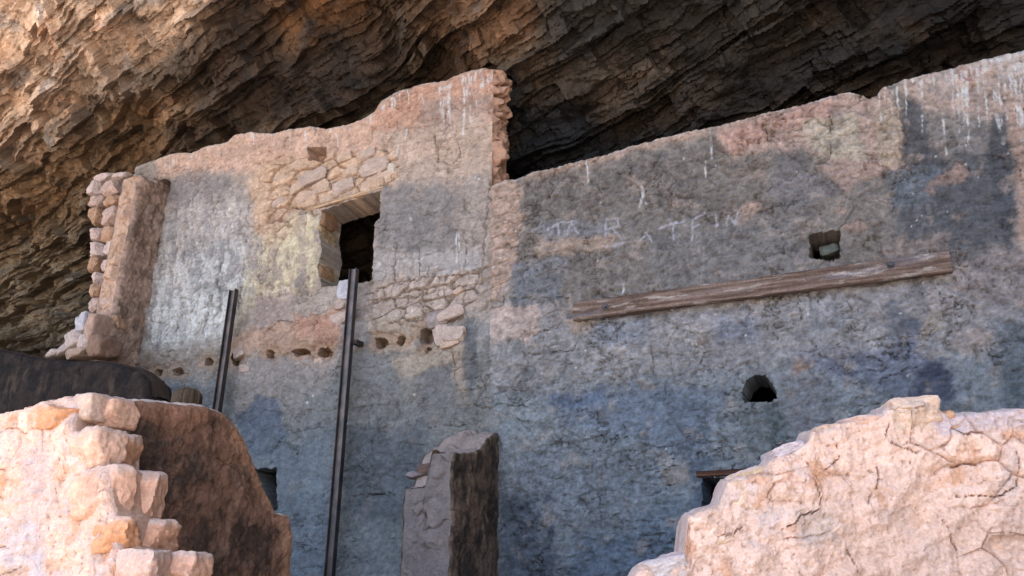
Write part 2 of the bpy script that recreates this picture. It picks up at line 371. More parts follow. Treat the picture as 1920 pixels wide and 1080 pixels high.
ROWH = [(294, 697, 8, 7), (330, 695, 9, 7), (387, 677, 8, 8), (437, 672, 9, 13), (505, 663, 8, 9), (562, 660, 17, 7), (606, 660, 14, 10),
        (711, 641, 13, 12), (748, 637, 9, 10), (795, 628, 15, 15), (799, 654, 6, 6)]
def ell(x, y, a, b, n=11):
    r = random.Random(int(x)); return [(x+a*math.cos(i*2*math.pi/n)*r.uniform(.72, 1.15), y+b*math.sin(i*2*math.pi/n)*r.uniform(.72, 1.15)) for i in range(n)]
HOLES_TALL = [(DOOR, 9.), ([(575, 276), (606, 272), (606, 292), (596, 300), (577, 298)], .28), (ell(290, 349, 12, 14), .3),
              ([(470, 880), (516, 878), (518, 955), (480, 960)], 9.)] + [(ell(*e), .22) for e in ROWH]
HOLES_LONG = [([(1519, 439), (1574, 433), (1574, 480), (1562, 487), (1519, 482)], 9.),
              ([(1392, 738), (1400, 716), (1414, 704), (1434, 705), (1448, 722), (1457, 744), (1446, 752), (1396, 752)], 9.),
              ([(1318, 897), (1445, 897), (1440, 1100), (1316, 1100)], 9.)]
CRACKS = [([(920, 340), (914, 395), (909, 430), (906, 480), (903, 530)], 2.6), ([(850, 308), (822, 300), (817, 262), (815, 245)], 1.6), ([(850, 306), (862, 285), (858, 270)], 1.4),
          ([(707, 540), (760, 527), (807, 520), (860, 517), (907, 503)], 2.4), ([(690, 563), (720, 560), (760, 557), (793, 552), (830, 542), (853, 538), (903, 530)], 2.6),
          ([(717, 608), (783, 600), (797, 590), (837, 580), (847, 573), (880, 567)], 2.4), ([(787, 520), (785, 550)], 1.6), ([(836, 519), (838, 542)], 1.6), ([(793, 552), (797, 590)], 1.8),
          ([(830, 542), (840, 573)], 1.8), ([(872, 535), (866, 567)], 1.8), ([(720, 535), (719, 560)], 1.5), ([(760, 557), (762, 575), (740, 580)], 1.4), ([(820, 545), (821, 560)], 1.2),
          ([(867, 430), (876, 470), (870, 505)], 1.4), ([(868, 360), (872, 392), (880, 400)], 1.4), ([(742, 460), (738, 522)], 2.2), ([(786, 460), (786, 518)], 1.6), ([(803, 500), (804, 519)], 1.2),
          ([(850, 660), (853, 720), (848, 740)], 1.6), ([(330, 640), (338, 600), (344, 570)], 1.4), ([(356, 632), (360, 590), (380, 545)], 1.6), ([(380, 628), (392, 590), (398, 555)], 1.8),
          ([(398, 630), (402, 600), (415, 575), (408, 530), (412, 495)], 1.8), ([(312, 640), (322, 600)], 1.2), ([(455, 505), (450, 560), (440, 590)], 1.4), ([(375, 455), (378, 420), (400, 400), (412, 370)], 1.3),
          ([(330, 480), (350, 440), (348, 410)], 1.2), ([(440, 440), (462, 420), (470, 380), (490, 360)], 1.2), ([(500, 620), (530, 600), (560, 605)], 1.4), ([(590, 622), (594, 600)], 1.2),
          ([(1556, 210), (1558, 250), (1556, 300)], 2.0), ([(1432, 228), (1440, 262)], 1.6), ([(1440, 520), (1446, 560), (1440, 620)], 1.0), ([(1500, 575), (1503, 615), (1530, 650), (1536, 675), (1530, 682)], 1.6),
          ([(945, 555), (944, 572), (915, 580)], 1.8), ([(965, 560), (1065, 558)], 1.2), ([(1052, 600), (1046, 615), (1020, 620)], 1.2), ([(1120, 770), (1118, 800), (1128, 850)], 1.2),
          ([(1118, 880), (1124, 950), (1126, 985)], 1.4), ([(1200, 1005), (1240, 1000), (1285, 1020)], 3.0), ([(800, 802), (830, 796), (870, 798)], 2.0), ([(905, 765), (940, 757), (975, 760)], 1.6),
          ([(975, 660), (1020, 665), (1075, 655), (1085, 645)], 1.5), ([(1000, 870), (985, 930), (990, 960)], 1.2), ([(1905, 290), (1920, 282)], 1.8), ([(1860, 290), (1905, 300), (1915, 330)], 1.6),
          ([(660, 930), (700, 925), (740, 928)], 1.4), ([(1220, 640), (1225, 700)], 1.0), ([(1420, 880), (1425, 850)], 1.0)]
CRACKS_THIN = [(p, w_*.62) for p, w_ in CRACKS]
TALL_PAINT = [
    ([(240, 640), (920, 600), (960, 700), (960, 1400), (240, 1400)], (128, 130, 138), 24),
    ([(260, 500), (620, 540), (620, 700), (260, 720)], (162, 150, 146), 20),
    ([(280, 260), (700, 200), (930, 90), (930, 300), (760, 300), (520, 310), (300, 340)], (204, 168, 152), 16),
    ([(700, 190), (900, 120), (930, 120), (925, 210), (800, 230), (700, 250)], (188, 142, 124), 14, .8),
    ([(790, 190), (918, 180), (918, 250), (800, 260)], (160, 146, 144), 16, .7),
    ([(690, 250), (920, 230), (918, 340), (740, 350), (735, 300)], (186, 166, 156), 14),
    ([(250, 330), (322, 335), (330, 450), (312, 600), (290, 700), (250, 700)], (140, 118, 106), 26, .85, 9),  # corner shade beside the wing wall, painted in as soft brown
    ([(300, 360), (350, 320), (430, 320), (440, 360), (380, 395), (330, 420)], (138, 134, 142), 18, .8),
    ([(300, 400), (470, 370), (520, 420), (480, 560), (420, 640), (270, 660), (275, 560)], (176, 172, 172), 22),
    ([(350, 470), (420, 450), (470, 500), (440, 560), (350, 550)], (140, 146, 154), 20, .8),
    ([(290, 560), (330, 545), (450, 550), (420, 630), (330, 645), (280, 650)], (196, 200, 206), 9, .9, 9),
    ([(372, 395), (440, 385), (450, 440), (380, 450)], (190, 186, 190), 12, .8),
    ([(470, 310), (560, 290), (740, 280), (742, 350), (640, 375), (560, 400), (520, 500), (470, 420)], (206, 172, 146), 14),
    ([(495, 470), (545, 410), (592, 400), (598, 535), (540, 545), (480, 570), (440, 610), (470, 540)], (200, 188, 164), 8, .95, 12),
    ([(480, 520), (520, 470), (545, 480), (530, 520), (490, 545)], (150, 138, 138), 5, .8, 10),
    ([(548, 535), (575, 500), (580, 520), (560, 545)], (156, 148, 152), 4, .8, 6),
    ([(510, 395), (570, 390), (560, 430), (510, 450)], (186, 150, 132), 8, .7),
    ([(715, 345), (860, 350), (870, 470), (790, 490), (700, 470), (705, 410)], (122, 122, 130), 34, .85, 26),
    ([(855, 335), (920, 330), (912, 470), (868, 480)], (158, 150, 150), 12, .7),
    ([(700, 470), (905, 470), (905, 520), (695, 535)], (168, 164, 168), 14),
    ([(690, 525), (905, 505), (900, 575), (760, 610), (690, 610)], (186, 170, 164), 7),
    ([(480, 560), (545, 545), (545, 600), (482, 630)], (158, 140, 140), 6, .85, 8),
    ([(440, 620), (560, 600), (650, 560), (660, 640), (620, 660), (440, 665)], (186, 150, 132), 10, .9),
    ([(548, 590), (650, 590), (630, 640), (560, 640)], (182, 132, 114), 9, .8),
    ([(430, 680), (540, 670), (640, 660), (640, 700), (560, 760), (440, 770)], (156, 148, 152), 14, .9),
    ([(540, 660), (640, 650), (640, 690), (560, 690)], (176, 160, 158), 7, .8),
    ([(700, 600), (780, 600), (790, 660), (700, 660)], (184, 166, 152), 8, .9),
    ([(735, 680), (790, 650), (870, 640), (870, 665), (790, 700), (760, 750)], (184, 166, 152), 9, .9),
    ([(790, 700), (850, 680), (860, 730), (790, 750)], (130, 128, 136), 12, .9),
    ([(848, 640), (880, 640), (880, 760), (846, 760)], (176, 156, 144), 5, .9, 6),
    ([(440, 780), (480, 742), (520, 750), (540, 820), (500, 860), (470, 850)], (92, 106, 134), 6, .9, 8),
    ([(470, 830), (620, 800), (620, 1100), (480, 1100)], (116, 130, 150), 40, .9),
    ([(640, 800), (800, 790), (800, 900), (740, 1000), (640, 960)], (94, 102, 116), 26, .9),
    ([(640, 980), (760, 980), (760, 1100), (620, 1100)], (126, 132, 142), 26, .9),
    ([(655, 690), (860, 720), (880, 780), (660, 780)], (126, 126, 132), 20, .9),
    ([(872, 585), (890, 600), (893, 700), (878, 760), (868, 700)], (96, 102, 114), 6, .9, 6),
    ([(640, 525), (694, 520), (690, 610), (672, 660), (640, 640)], (164, 156, 160), 6, .8, 6),
]
LONG_PAINT = [
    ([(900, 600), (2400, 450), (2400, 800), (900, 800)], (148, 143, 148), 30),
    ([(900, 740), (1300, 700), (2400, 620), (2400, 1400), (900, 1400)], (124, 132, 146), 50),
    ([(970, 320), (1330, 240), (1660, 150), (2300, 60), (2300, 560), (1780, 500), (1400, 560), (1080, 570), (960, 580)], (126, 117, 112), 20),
    ([(980, 360), (1330, 280), (1400, 400), (1200, 420), (985, 440)], (120, 112, 108), 18, .8),
    ([(920, 300), (975, 340), (972, 430), (965, 510), (925, 560), (890, 600), (890, 500)], (188, 152, 130), 8),
    ([(975, 315), (1330, 232), (1330, 250), (1150, 298), (980, 340)], (188, 154, 134), 9, .9, 7),
    ([(1340, 225), (1560, 170), (1660, 150), (1690, 220), (1690, 330), (1600, 320), (1500, 280), (1350, 290)], (190, 154, 138), 10, .95),
    ([(1350, 250), (1430, 225), (1440, 260), (1370, 285)], (196, 142, 124), 7, .8, 9),
    ([(1440, 220), (1560, 185), (1560, 225), (1450, 245)], (196, 146, 130), 7, .8, 9),
    ([(1500, 235), (1555, 218), (1610, 210), (1630, 300), (1560, 300), (1520, 280)], (184, 172, 150), 8, .9),
    ([(1640, 210), (1690, 200), (1690, 300), (1650, 320)], (182, 160, 134), 8, .9),
    ([(1330, 250), (1352, 255), (1360, 290), (1320, 300)], (104, 92, 86), 8, .85, 9),
    ([(1350, 300), (1440, 300), (1420, 330), (1360, 330)], (120, 104, 92), 8, .8),
    ([(1460, 300), (1500, 285), (1530, 330), (1600, 340), (1500, 400), (1440, 360)], (122, 116, 122), 8, .9),
    ([(1530, 310), (1640, 300), (1660, 330), (1590, 350)], (176, 142, 128), 8, .85),
    ([(1660, 130), (2000, 60), (2100, 60), (2100, 220), (1900, 230), (1720, 200)], (186, 156, 142), 16, .9),
    ([(1790, 130), (1830, 120), (1830, 155), (1795, 160)], (180, 120, 104), 8, .7),
    ([(1700, 180), (1725, 185), (1745, 260), (1790, 330), (1700, 320), (1690, 240)], (82, 84, 94), 7, .95, 8),
    ([(1740, 230), (1860, 230), (1860, 290), (1790, 300)], (132, 126, 126), 12, .9),
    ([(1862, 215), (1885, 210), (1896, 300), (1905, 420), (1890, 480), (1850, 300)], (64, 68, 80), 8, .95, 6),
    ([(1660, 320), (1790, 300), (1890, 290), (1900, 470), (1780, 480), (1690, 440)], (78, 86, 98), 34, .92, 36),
    ([(1670, 320), (1760, 320), (1740, 390), (1680, 390)], (112, 126, 142), 18, .7),
    ([(1800, 300), (1815, 330), (1760, 350), (1740, 370), (1735, 355)], (176, 134, 116), 4, .7, 10),
    ([(1888, 190), (2100, 120), (2100, 480), (1912, 470), (1905, 330)], (186, 146, 128), 10, .9, 8),
    ([(1790, 480), (2100, 440), (2100, 600), (1800, 560)], (134, 120, 122), 22, .8),
    ([(1660, 450), (1780, 440), (1780, 470), (1640, 490)], (142, 124, 118), 9, .8),
    ([(1580, 420), (1620, 415), (1625, 430), (1585, 432)], (168, 134, 118), 5, .85, 6),
    ([(1570, 390), (1590, 388), (1590, 402), (1566, 402)], (170, 138, 120), 4, .85, 5),
    ([(1390, 380), (1420, 375), (1430, 385), (1400, 420), (1380, 425)], (178, 142, 122), 5, .85, 7),
    ([(1000, 470), (1010, 450), (1140, 440), (1160, 445), (1150, 465), (1080, 470), (1010, 482)], (176, 146, 124), 6, .9, 8),
    ([(1020, 440), (1000, 430), (1020, 415), (1140, 420), (1150, 445), (1020, 450)], (138, 140, 152), 8, .7, 8),
    ([(960, 500), (1060, 480), (1075, 500), (1020, 520), (960, 540)], (140, 142, 152), 10, .85),
    ([(958, 510), (1050, 520), (1060, 570), (965, 575)], (108, 116, 128), 12, .9),
    ([(890, 575), (1010, 572), (1012, 620), (990, 648), (975, 630), (950, 640), (900, 640)], (194, 164, 150), 5, .95, 8),
    ([(1062, 600), (1120, 602), (1115, 620), (1070, 628)], (178, 148, 126), 5, .85, 8),
    ([(1200, 440), (1500, 400), (1520, 500), (1230, 540)], (112, 114, 120), 24, .6),
    ([(1110, 590), (1220, 590), (1210, 640), (1110, 650)], (138, 146, 166), 18, .8),
    ([(1340, 600), (1420, 590), (1420, 640), (1340, 640)], (124, 134, 160), 18, .7),
    ([(1500, 560), (1580, 540), (1600, 600), (1520, 640)], (150, 152, 162), 18, .7),
    ([(1660, 570), (1690, 560), (1720, 640), (1690, 660), (1665, 640)], (98, 104, 118), 12, .85),
    ([(1695, 600), (1720, 600), (1725, 660), (1700, 680)], (96, 108, 140), 10, .8),
    ([(1720, 600), (1780, 570), (1760, 620), (1720, 640)], (166, 146, 130), 10, .7),
    ([(1485, 690), (1500, 665), (1530, 672), (1520, 690), (1490, 705)], (182, 138, 112), 5, .9, 6),
    ([(1490, 660), (1700, 650), (1780, 680), (1780, 780), (1600, 720)], (96, 104, 134), 24, .8),
    ([(1720, 690), (1780, 680), (1790, 750), (1700, 760)], (58, 66, 96), 16, .9),
    ([(1860, 600), (2100, 560), (2100, 800), (1880, 780)], (92, 104, 118), 26, .9),
    ([(1790, 620), (1860, 620), (1840, 660), (1780, 650)], (150, 128, 124), 12, .7),
    ([(1460, 700), (1560, 700), (1580, 840), (1480, 860)], (124, 122, 134), 18, .85),
    ([(1380, 770), (1470, 760), (1460, 850), (1390, 860)], (116, 122, 128), 18, .8),
    ([(1440, 770), (1462, 760), (1490, 820), (1470, 850), (1445, 840)], (84, 98, 104), 9, .8),
    ([(920, 750), (1040, 760), (1030, 850), (950, 880)], (136, 142, 152), 18, .85),
    ([(1020, 760), (1200, 720), (1360, 740), (1300, 860), (1080, 800)], (102, 118, 146), 24, .85),
    ([(1030, 740), (1130, 730), (1130, 755), (1040, 760)], (84, 102, 140), 10, .8),
    ([(950, 870), (1120, 800), (1280, 850), (1240, 960), (1000, 950)], (126, 132, 146), 28, .8),
    ([(940, 930), (1000, 930), (1060, 1100), (940, 1100)], (72, 84, 104), 22, .85),
    ([(1020, 930), (1036, 925), (1040, 1010), (1024, 1010)], (70, 84, 112), 7, .8, 4),
    ([(1090, 1010), (1290, 1000), (1300, 1100), (1050, 1100)], (86, 106, 132), 24, .85),
    ([(1240, 880), (1290, 860), (1300, 900), (1260, 910)], (158, 138, 128), 10, .8),
    ([(1300, 860), (1340, 850), (1320, 1000), (1290, 1000)], (78, 96, 122), 14, .85),
    ([(1180, 960), (1280, 930), (1300, 1000), (1200, 1010)], (100, 118, 140), 18, .7),
]
def interp_top(pts):
    a = np.array(pts, float); return lambda x: float(np.interp(x, a[:, 0], a[:, 1]))
tT, tL = interp_top(TALL_TOP), interp_top(LONG_TOP)
WHITE = (streaks(1, 825, 922, tT, 34, 40, 90) + streaks(2, 690, 830, tT, 16, 12, 32, 1.8) + streaks(3, 300, 680, tT, 26, 8, 26, 1.8) +
         streaks(4, 1640, 1780, tL, 16, 40, 110, 2.2, .04) + streaks(5, 1780, 1925, tL, 34, 50, 150, 2.8, .06) + streaks(6, 1900, 1990, tL, 20, 60, 200, 3.4, .06) +
         [([(868, 160), (870, 210), (868, 252)], 2.4), ([(880, 170), (882, 235)], 2), ([(1204, 352), (1206, 372), (1200, 388)], 3.4), ([(1206, 370), (1212, 384)], 1.8),
          ([(1332, 248), (1335, 298)], 2.2), ([(1322, 300), (1323, 335)], 1.8), ([(1101, 305), (1103, 345)], 1.6), ([(1170, 532), (1167, 552)], 2.2), ([(1870, 215), (1882, 265)], 5),
          ([(1912, 170), (1918, 260)], 5), ([(1628, 200), (1630, 250)], 2.4), ([(1650, 210), (1652, 230)], 2.2), ([(768, 405), (770, 412)], 3), ([(748, 250), (748, 320)], 1.6), ([(765, 235), (760, 262)], 1.4),
          ([(855, 420), (856, 495)], 1.2), ([(860, 430), (861, 480)], 1.2), ([(1768, 210), (1774, 290)], 2)])
LETTERS = [([(1026, 432), (1052, 418), (1078, 416)], 1.7), ([(1047, 420), (1047, 440)], 1.8), ([(1062, 440), (1070, 420), (1084, 438)], 1.8), ([(1066, 432), (1078, 430)], 1.3),
           ([(1134, 406), (1136, 444)], 1.7), ([(1136, 408), (1158, 410), (1160, 424), (1138, 428)], 1.6), ([(1146, 427), (1164, 446)], 1.6),
           ([(1236, 428), (1252, 422), (1284, 416)], 1.7), ([(1262, 422), (1264, 450)], 1.8), ([(1298, 452), (1298, 412)], 1.7), ([(1298, 412), (1322, 400)], 1.7), ([(1299, 428), (1314, 422)], 1.5),
           ([(1342, 402), (1345, 426)], 1.7), ([(1362, 424), (1366, 404), (1378, 420), (1384, 396)], 1.7), ([(1200, 452), (1212, 436), (1222, 452)], 1.5), ([(1130, 464), (1160, 458), (1190, 450)], 1.5)]
RSPOT = np.random.default_rng(3)
def main_relief(U, Z, px, py):
    right = sst(930, 990, px+20*fbm(U*3, Z*3, 3, 5))
    rough = .35+.65*right
    d = .035*fbm(U*.8, Z*.8, 3, 111)+.022*fbm(U*3, Z*3, 4, 113)+.036*rough*fbm(U*8, Z*10, 4, 115, .6)+.007*rough*fbm(U*30, Z*30, 2, 117, .6)-.030*rough*np.abs(fbm(U*4.5+.5*Z, Z*10-1.6*U, 4, 118, .6))
    # lime-mud courses: horizontal lifts with faint joints, hand-size lumps
    f1, f2, cid = worley(U*2.1+.35*fbm(U*2, Z*2, 3, 119), Z*4.2+.35*fbm(U*2+9, Z*2, 3, 121), 123)
    e = 1-sst(.0, .085, f2-f1); net = sst(.05, .3, fbm(U*.9+17, Z*.9, 3, 125)+.22)
    g1, g2, gid = worley(U*6+.5*fbm(U*5, Z*5, 3, 127), Z*7+.5*fbm(U*5+9, Z*5, 3, 129), 131)
    e2 = (1-sst(.0, .07, g2-g1))*sst(.06, .32, fbm(U*1.7+37, Z*1.7, 3, 133)+.02)
    d = d+.016*(cid-.5)*net-.010*e*net-.009*e2
    for zone in ([(500, 300), (560, 285), (745, 278), (748, 345), (700, 372), (610, 396), (560, 420), (515, 440), (490, 400)], [(690, 530), (780, 512), (908, 500), (905, 585), (800, 605), (690, 612)], [(925, 345), (972, 345), (968, 540), (905, 600), (890, 560), (915, 450)]):
        m = local(px, py, zone, 30)
        if not m.any(): continue
        k = (.5 if zone[0][0] > 920 else 1)*(1-sst(-14, 10, sdf(px[m], py[m], zone)+26*fbm(U[m]*3, Z[m]*3, 4, 163))); x = U[m]; z = Z[m]-.16*x
        a1, a2, ai = worley(x*2.5+.35*fbm(x*3, z*3, 3, 165), z*5.6+.25*fbm(x*3+9, z*3, 3, 167), 169, .75); j = 1-sst(.03, .17, a2-a1)
        d[m] += k*(.05*(ai-.45)-.045*j+.012*fbm(x*7, z*9, 3, 171)); e[m] = np.maximum(e[m]*(1-k), .9*j*k); net[m] = np.maximum(net[m], k); cid[m] = cid[m]*(1-k)+ai*k
    # shrinkage creases and trowel scars: broken thin furrows
    cr1 = np.exp(-(fbm(U*2.6, Z*4.2, 5, 153, .6)/.030)**2)*sst(-.02, .28, fbm(U*1.4+60, Z*1.4, 4, 155)); cr2 = np.exp(-(fbm(U*6.5+20, Z*9, 4, 157, .6)/.05)**2)*sst(.0, .3, fbm(U*2.1+80, Z*2.1, 4, 159))
    d = d-(.026*cr1+.018*cr2)*(.5+.5*rough); d = d+.016*rough*np.abs(fbm(U*5, Z*8, 4, 161, .6))
    ck = lines(px, py, U, Z, CRACKS_THIN, 7, 1)*sst(-.5, .05, fbm(U*5, Z*5, 3, 137)+.1)
    d = d-.022*ck
    dirt = np.clip(.34*e*net+.26*e2+.50*ck+.50*cr1+.36*cr2, 0, .8)
    return d, dirt, cid, gid
def main_feat(U, Z, px, py):
    d, dirt, cid, gid = main_relief(U, Z, px, py)
    C = np.zeros(U.shape+(3,))+alb((160, 150, 146))
    s = px < 921
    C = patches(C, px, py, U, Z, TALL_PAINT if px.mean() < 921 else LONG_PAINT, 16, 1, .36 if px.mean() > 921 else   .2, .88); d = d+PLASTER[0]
    right = px.mean() >= 921
    if not right:
        for zone, ca, cb, sd in (([(275, 480), (350, 440), (470, 430), (480, 540), (430, 640), (270, 660)], (198, 202, 208), (142, 144, 152), 1), ([(470, 440), (560, 395), (600, 400), (600, 540), (470, 580), (430, 640), (440, 540)], (206, 196, 172), (150, 138, 136), 2), ([(300, 380), (470, 350), (480, 450), (320, 480)], (182, 178, 180), (140, 138, 144), 3)):
            m = local(px, py, zone, 30); k = 1-sst(-16, 12, sdf(px[m], py[m], zone)+30*fbm(U[m]*3, Z[m]*3, 4, 173)); f = fbm(U[m]*6+.8*Z[m], Z[m]*2.4, 5, 175+sd, .66)
            a = (k*.55*sst(-.02, .05, f))[:, None]; b = (k*.5*sst(.02, .10, -f))[:, None]; C[m] = C[m]*(1-a)+alb(ca)*a; C[m] = C[m]*(1-b)+alb(cb)*b; d[m] += .012*k*sst(-.02, .04, f)
    C = mottle(C, U, Z, 3, .20 if right else .15, k=.42 if right else .16)
    C = C*(1+.16*(cid-.5)+.10*(gid-.5))[..., None]
    hf = .5*fbm(U*30, Z*30, 2, 117, .6)+1.0*fbm(U*8, Z*10, 4, 115, .6)+.6*fbm(U*15, Z*24, 3, 139); C = C*np.clip(1+(.58 if right else .40)*hf, .4, 1.9)[..., None]
    dk = dirt[..., None]; C = C*(1-dk)+C*dk*np.array([.42, .34, .28])
    # eroded blowouts round the beam sockets
    for x, y, a, b in ROWH:
        m = local(px, py, [(x, y)], 40)
        if m.any():
            q = np.hypot((px[m]-x)/(a+10), (py[m]-y)/(b+7)); k = (1-sst(.6, 1.5, q+.9*fbm(U[m]*7, Z[m]*7, 4, 143)))
            d[m] -= .045*k; C[m] = C[m]*(1-.45*k[:, None])+alb((178, 144, 122))*.45*k[:, None]
    for x, y, a, b in ((840, 622, 60, 40), (655, 590, 40, 22), (640, 300, 90, 70)):
        m = local(px, py, [(x, y)], 110)
        if m.any(): d[m] -= .05*(1-sst(.5, 1.1, np.hypot((px[m]-x)/a, (py[m]-y)/b)+.3*fbm(U[m]*5, Z[m]*5, 3, 145)))
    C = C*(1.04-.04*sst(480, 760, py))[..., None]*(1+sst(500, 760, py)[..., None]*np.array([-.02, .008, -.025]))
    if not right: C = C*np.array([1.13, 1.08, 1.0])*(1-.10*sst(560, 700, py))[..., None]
    wl = lines(px, py, U, Z, WHITE, 2.2, 2)*sst(-.35, .25, fbm(U*16, Z*7, 4, 147, .6)+.05)
    for x, y, r_ in [(RSPOT.uniform(300, 1900), RSPOT.uniform(280, 900), RSPOT.uniform(1.0, 2.3)) for _ in range(60)]:
        m = local(px, py, [(x, y)], 5)
        if m.any(): wl[m] = np.maximum(wl[m], 1-sst(r_*.6, r_*1.4, np.hypot(px[m]-x, py[m]-y)))
    tops = sst(9, 0, py-np.interp(px, *np.array(TALL_TOP if not right else LONG_TOP).T))*sst(-.1, .3, fbm(U*4, Z*0, 3, 149)+.05)
    if right:
        dy = py-np.interp(px, *np.array(LONG_TOP).T); wl = np.maximum(wl, .8*sst(1690, 1850, px)*sst(70, 5, dy+40*fbm(U*5, Z*0, 3, 177))*sst(-.15, .25, fbm(U*16, Z*1.4, 4, 179)))
    wl = np.maximum(wl*.85*sst(-.3, .25, fbm(U*5, Z*5, 3, 181)+.1), .5*tops)[..., None]; C = C*(1-wl)+alb((226, 226, 228))*wl
    lt = (.95*lines(px, py, U, Z, [(p, w_*1.35) for p, w_ in LETTERS], 4, 3)*sst(-.4, .2, fbm(U*20, Z*20, 3, 151)+.12))[..., None]; C = C*(1-lt)+alb((176, 174, 182))*lt
    return d, C

ground(); cliff()
ZB = .9; WT = .48
u_seam = MAIN.uz(921, 420)[0]
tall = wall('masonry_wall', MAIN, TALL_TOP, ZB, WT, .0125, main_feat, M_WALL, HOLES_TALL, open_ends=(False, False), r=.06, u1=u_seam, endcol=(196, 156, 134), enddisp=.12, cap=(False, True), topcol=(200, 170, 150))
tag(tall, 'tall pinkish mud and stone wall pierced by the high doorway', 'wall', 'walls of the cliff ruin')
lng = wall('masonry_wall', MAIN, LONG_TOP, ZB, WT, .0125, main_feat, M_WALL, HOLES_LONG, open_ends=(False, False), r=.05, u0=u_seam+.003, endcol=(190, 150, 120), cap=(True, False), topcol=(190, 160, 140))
tag(lng, 'long blue grey sooty wall carrying the wooden plank and scratched letters', 'wall', 'walls of the cliff ruin')

# ------------------------------------------------------------------ stones, logs, planks
def cube_grid(n):
    a = np.linspace(-1, 1, n); A, B = np.meshgrid(a, a); o = np.ones_like(A); V = []; Fs = []; off = 0
    for ax in range(3):
        for sg in (-1, 1):
            c = [None]*3; c[ax] = o*sg; c[(ax+1) % 3] = A if sg > 0 else B; c[(ax+2) % 3] = B if sg > 0 else A
            V.append(np.stack(c, -1).reshape(-1, 3)); Fs.append(quads(n, n, off)); off += n*n
    V = np.concatenate(V); Fs = np.concatenate(Fs)
    key = np.round(V*1e5).astype(np.int64); _, ix, inv = np.unique(key, axis=0, return_index=True, return_inverse=True)
    return V[ix], inv.ravel()[Fs]
CG = cube_grid(22)
def stone(parent, c, size, fr, col, seed, tilt=0., yaw=0., mat=None, name='stone', cuts=7, top=None, rough=.05):
    r = np.random.default_rng(seed); V, Fc = CG; p = 7.0
    nrm = (np.abs(V)**p).sum(1)**(1/p); P = V/nrm[:, None]
    for _ in range(cuts):
        n = r.normal(size=3)*np.array([1, 1.2, .8]); n /= np.linalg.norm(n); sup = (P@n).max(); k = sup*r.uniform(.72, .93)
        ex = np.maximum(P@n-k, 0); P = P-ex[:, None]*n*.92
    f = fbm3(P[:, 0]*1.4+seed, P[:, 1]*1.4, P[:, 2]*1.4, 4, 5)[:, None]; g = fbm3(P[:, 0]*5+seed, P[:, 1]*5, P[:, 2]*5, 3, 6)[:, None]
    P = P*(1+.10*f+rough*g)
    Q = P*np.array(size)/2
    ct, st = math.cos(tilt), math.sin(tilt); x = Q[:, 0]*ct-Q[:, 2]*st; z = Q[:, 0]*st+Q[:, 2]*ct
    cy, sy = math.cos(yaw), math.sin(yaw); x, y = x*cy-Q[:, 1]*sy, x*sy+Q[:, 1]*cy
    W = np.asarray(c)+x[:, None]*fr.u+y[:, None]*fr.n+z[:, None]*np.array([0, 0, 1.])
    C = alb(col)*(1+.25*f+.2*g)
    if top is not None:
        k = .8*sst(.5, .85, P[:, 2]+.35*g[:, 0])[:, None]; C = C*(1-k)+alb(top)*k
    return mesh_np(name, W, Fc, C, mat or M_STONE, parent, sharp=34)
def stones(parent, fr, lst, seed0, dep=.2, mat=None, d0=0.):
    """(px, py, width px, height px, out, tilt deg, colour)"""
    for i, (x, y, w_, h_, out, tl, col, *top) in enumerate(lst):
        P = fr.at(x, y, out); f = (P-CAM)@FW; k = f/F_PX
        stone(parent, fr.at(x, y, out-dep/2+d0), (w_*k*1.04, dep, h_*k*1.08), fr, col, seed0+i, math.radians(tl), mat=mat, top=top[0] if top else None)

# exposed masonry of the tall wall: round the doorway and round the beam sockets
PK, PG, OR = (204, 176, 156), (194, 172, 160), (206, 160, 120)
stone(lng, MAIN.at(1556, 474, -.30), (.20, .24, .12), MAIN, (104, 108, 102), 95, .1, name='stone')
stone(tall, MAIN.at(311, 348, .02), (.16, .20, .15), MAIN, (84, 62, 50), 96, 0, mat=M_WOOD, name='stub_and_dark_hole')
stone(tall, MAIN.at(292, 352, .03), (.14, .24, .20), MAIN, (24, 22, 22), 97, 0, mat=M_WOOD, name='stub_and_dark_hole')  # black lump put in for the darkness of the beam hole
stones(tall, MAIN, [(704, 312, 62, 34, .02, 8, PG), (706, 342, 66, 24, .025, 9, PK), (662, 322, 40, 22, .0, 12, PK), (646, 352, 46, 26, .015, 10, PG), (588, 332, 62, 26, .02, 14, PG), (560, 352, 34, 20, .01, 20, PK),
                    (578, 370, 46, 22, .015, 10, PK), (528, 342, 26, 26, .0, 12, PG), (604, 352, 36, 26, .02, 9, PK), (616, 376, 30, 16, .02, 8, PK), (524, 382, 26, 14, .01, 30, PG), (692, 290, 34, 18, .01, 10, PG),
                    (560, 312, 32, 18, .005, 16, PK), (737, 318, 16, 22, .02, 0, (220, 206, 190)), (500, 388, 18, 14, .01, 20, PG), (648, 296, 30, 18, .0, 8, PK)], 100, .12)
stones(tall, MAIN, [(646, 596, 52, 24, .05, 18, PG), (822, 598, 44, 30, .02, 6, (160, 146, 142)), (848, 588, 54, 24, .05, 10, PG), (830, 630, 36, 40, .02, 20, PG), (852, 628, 44, 28, .045, -4, PG), (846, 646, 40, 14, .03, 14, PK),
                    (602, 679, 20, 12, .025, 4, PK), (450, 662, 26, 22, .03, 20, PG), (648, 545, 28, 36, .04, -8, (196, 190, 196)), (640, 572, 24, 20, .03, 8, PG), (862, 548, 20, 12, .02, 30, PK), (462, 692, 24, 16, .02, 8, PG)], 140, .14)
stones(tall, MAIN, [(600, 420, 56, 36, .0, 0, (164, 128, 100)), (595, 452, 52, 34, .0, 3, (182, 156, 122)), (594, 484, 50, 36, .0, -2, (170, 140, 108)), (596, 516, 52, 36, .0, 4, (176, 140, 108)), (600, 400, 44, 18, .0, -8, (190, 156, 124))], 180, .42, M_WALL)
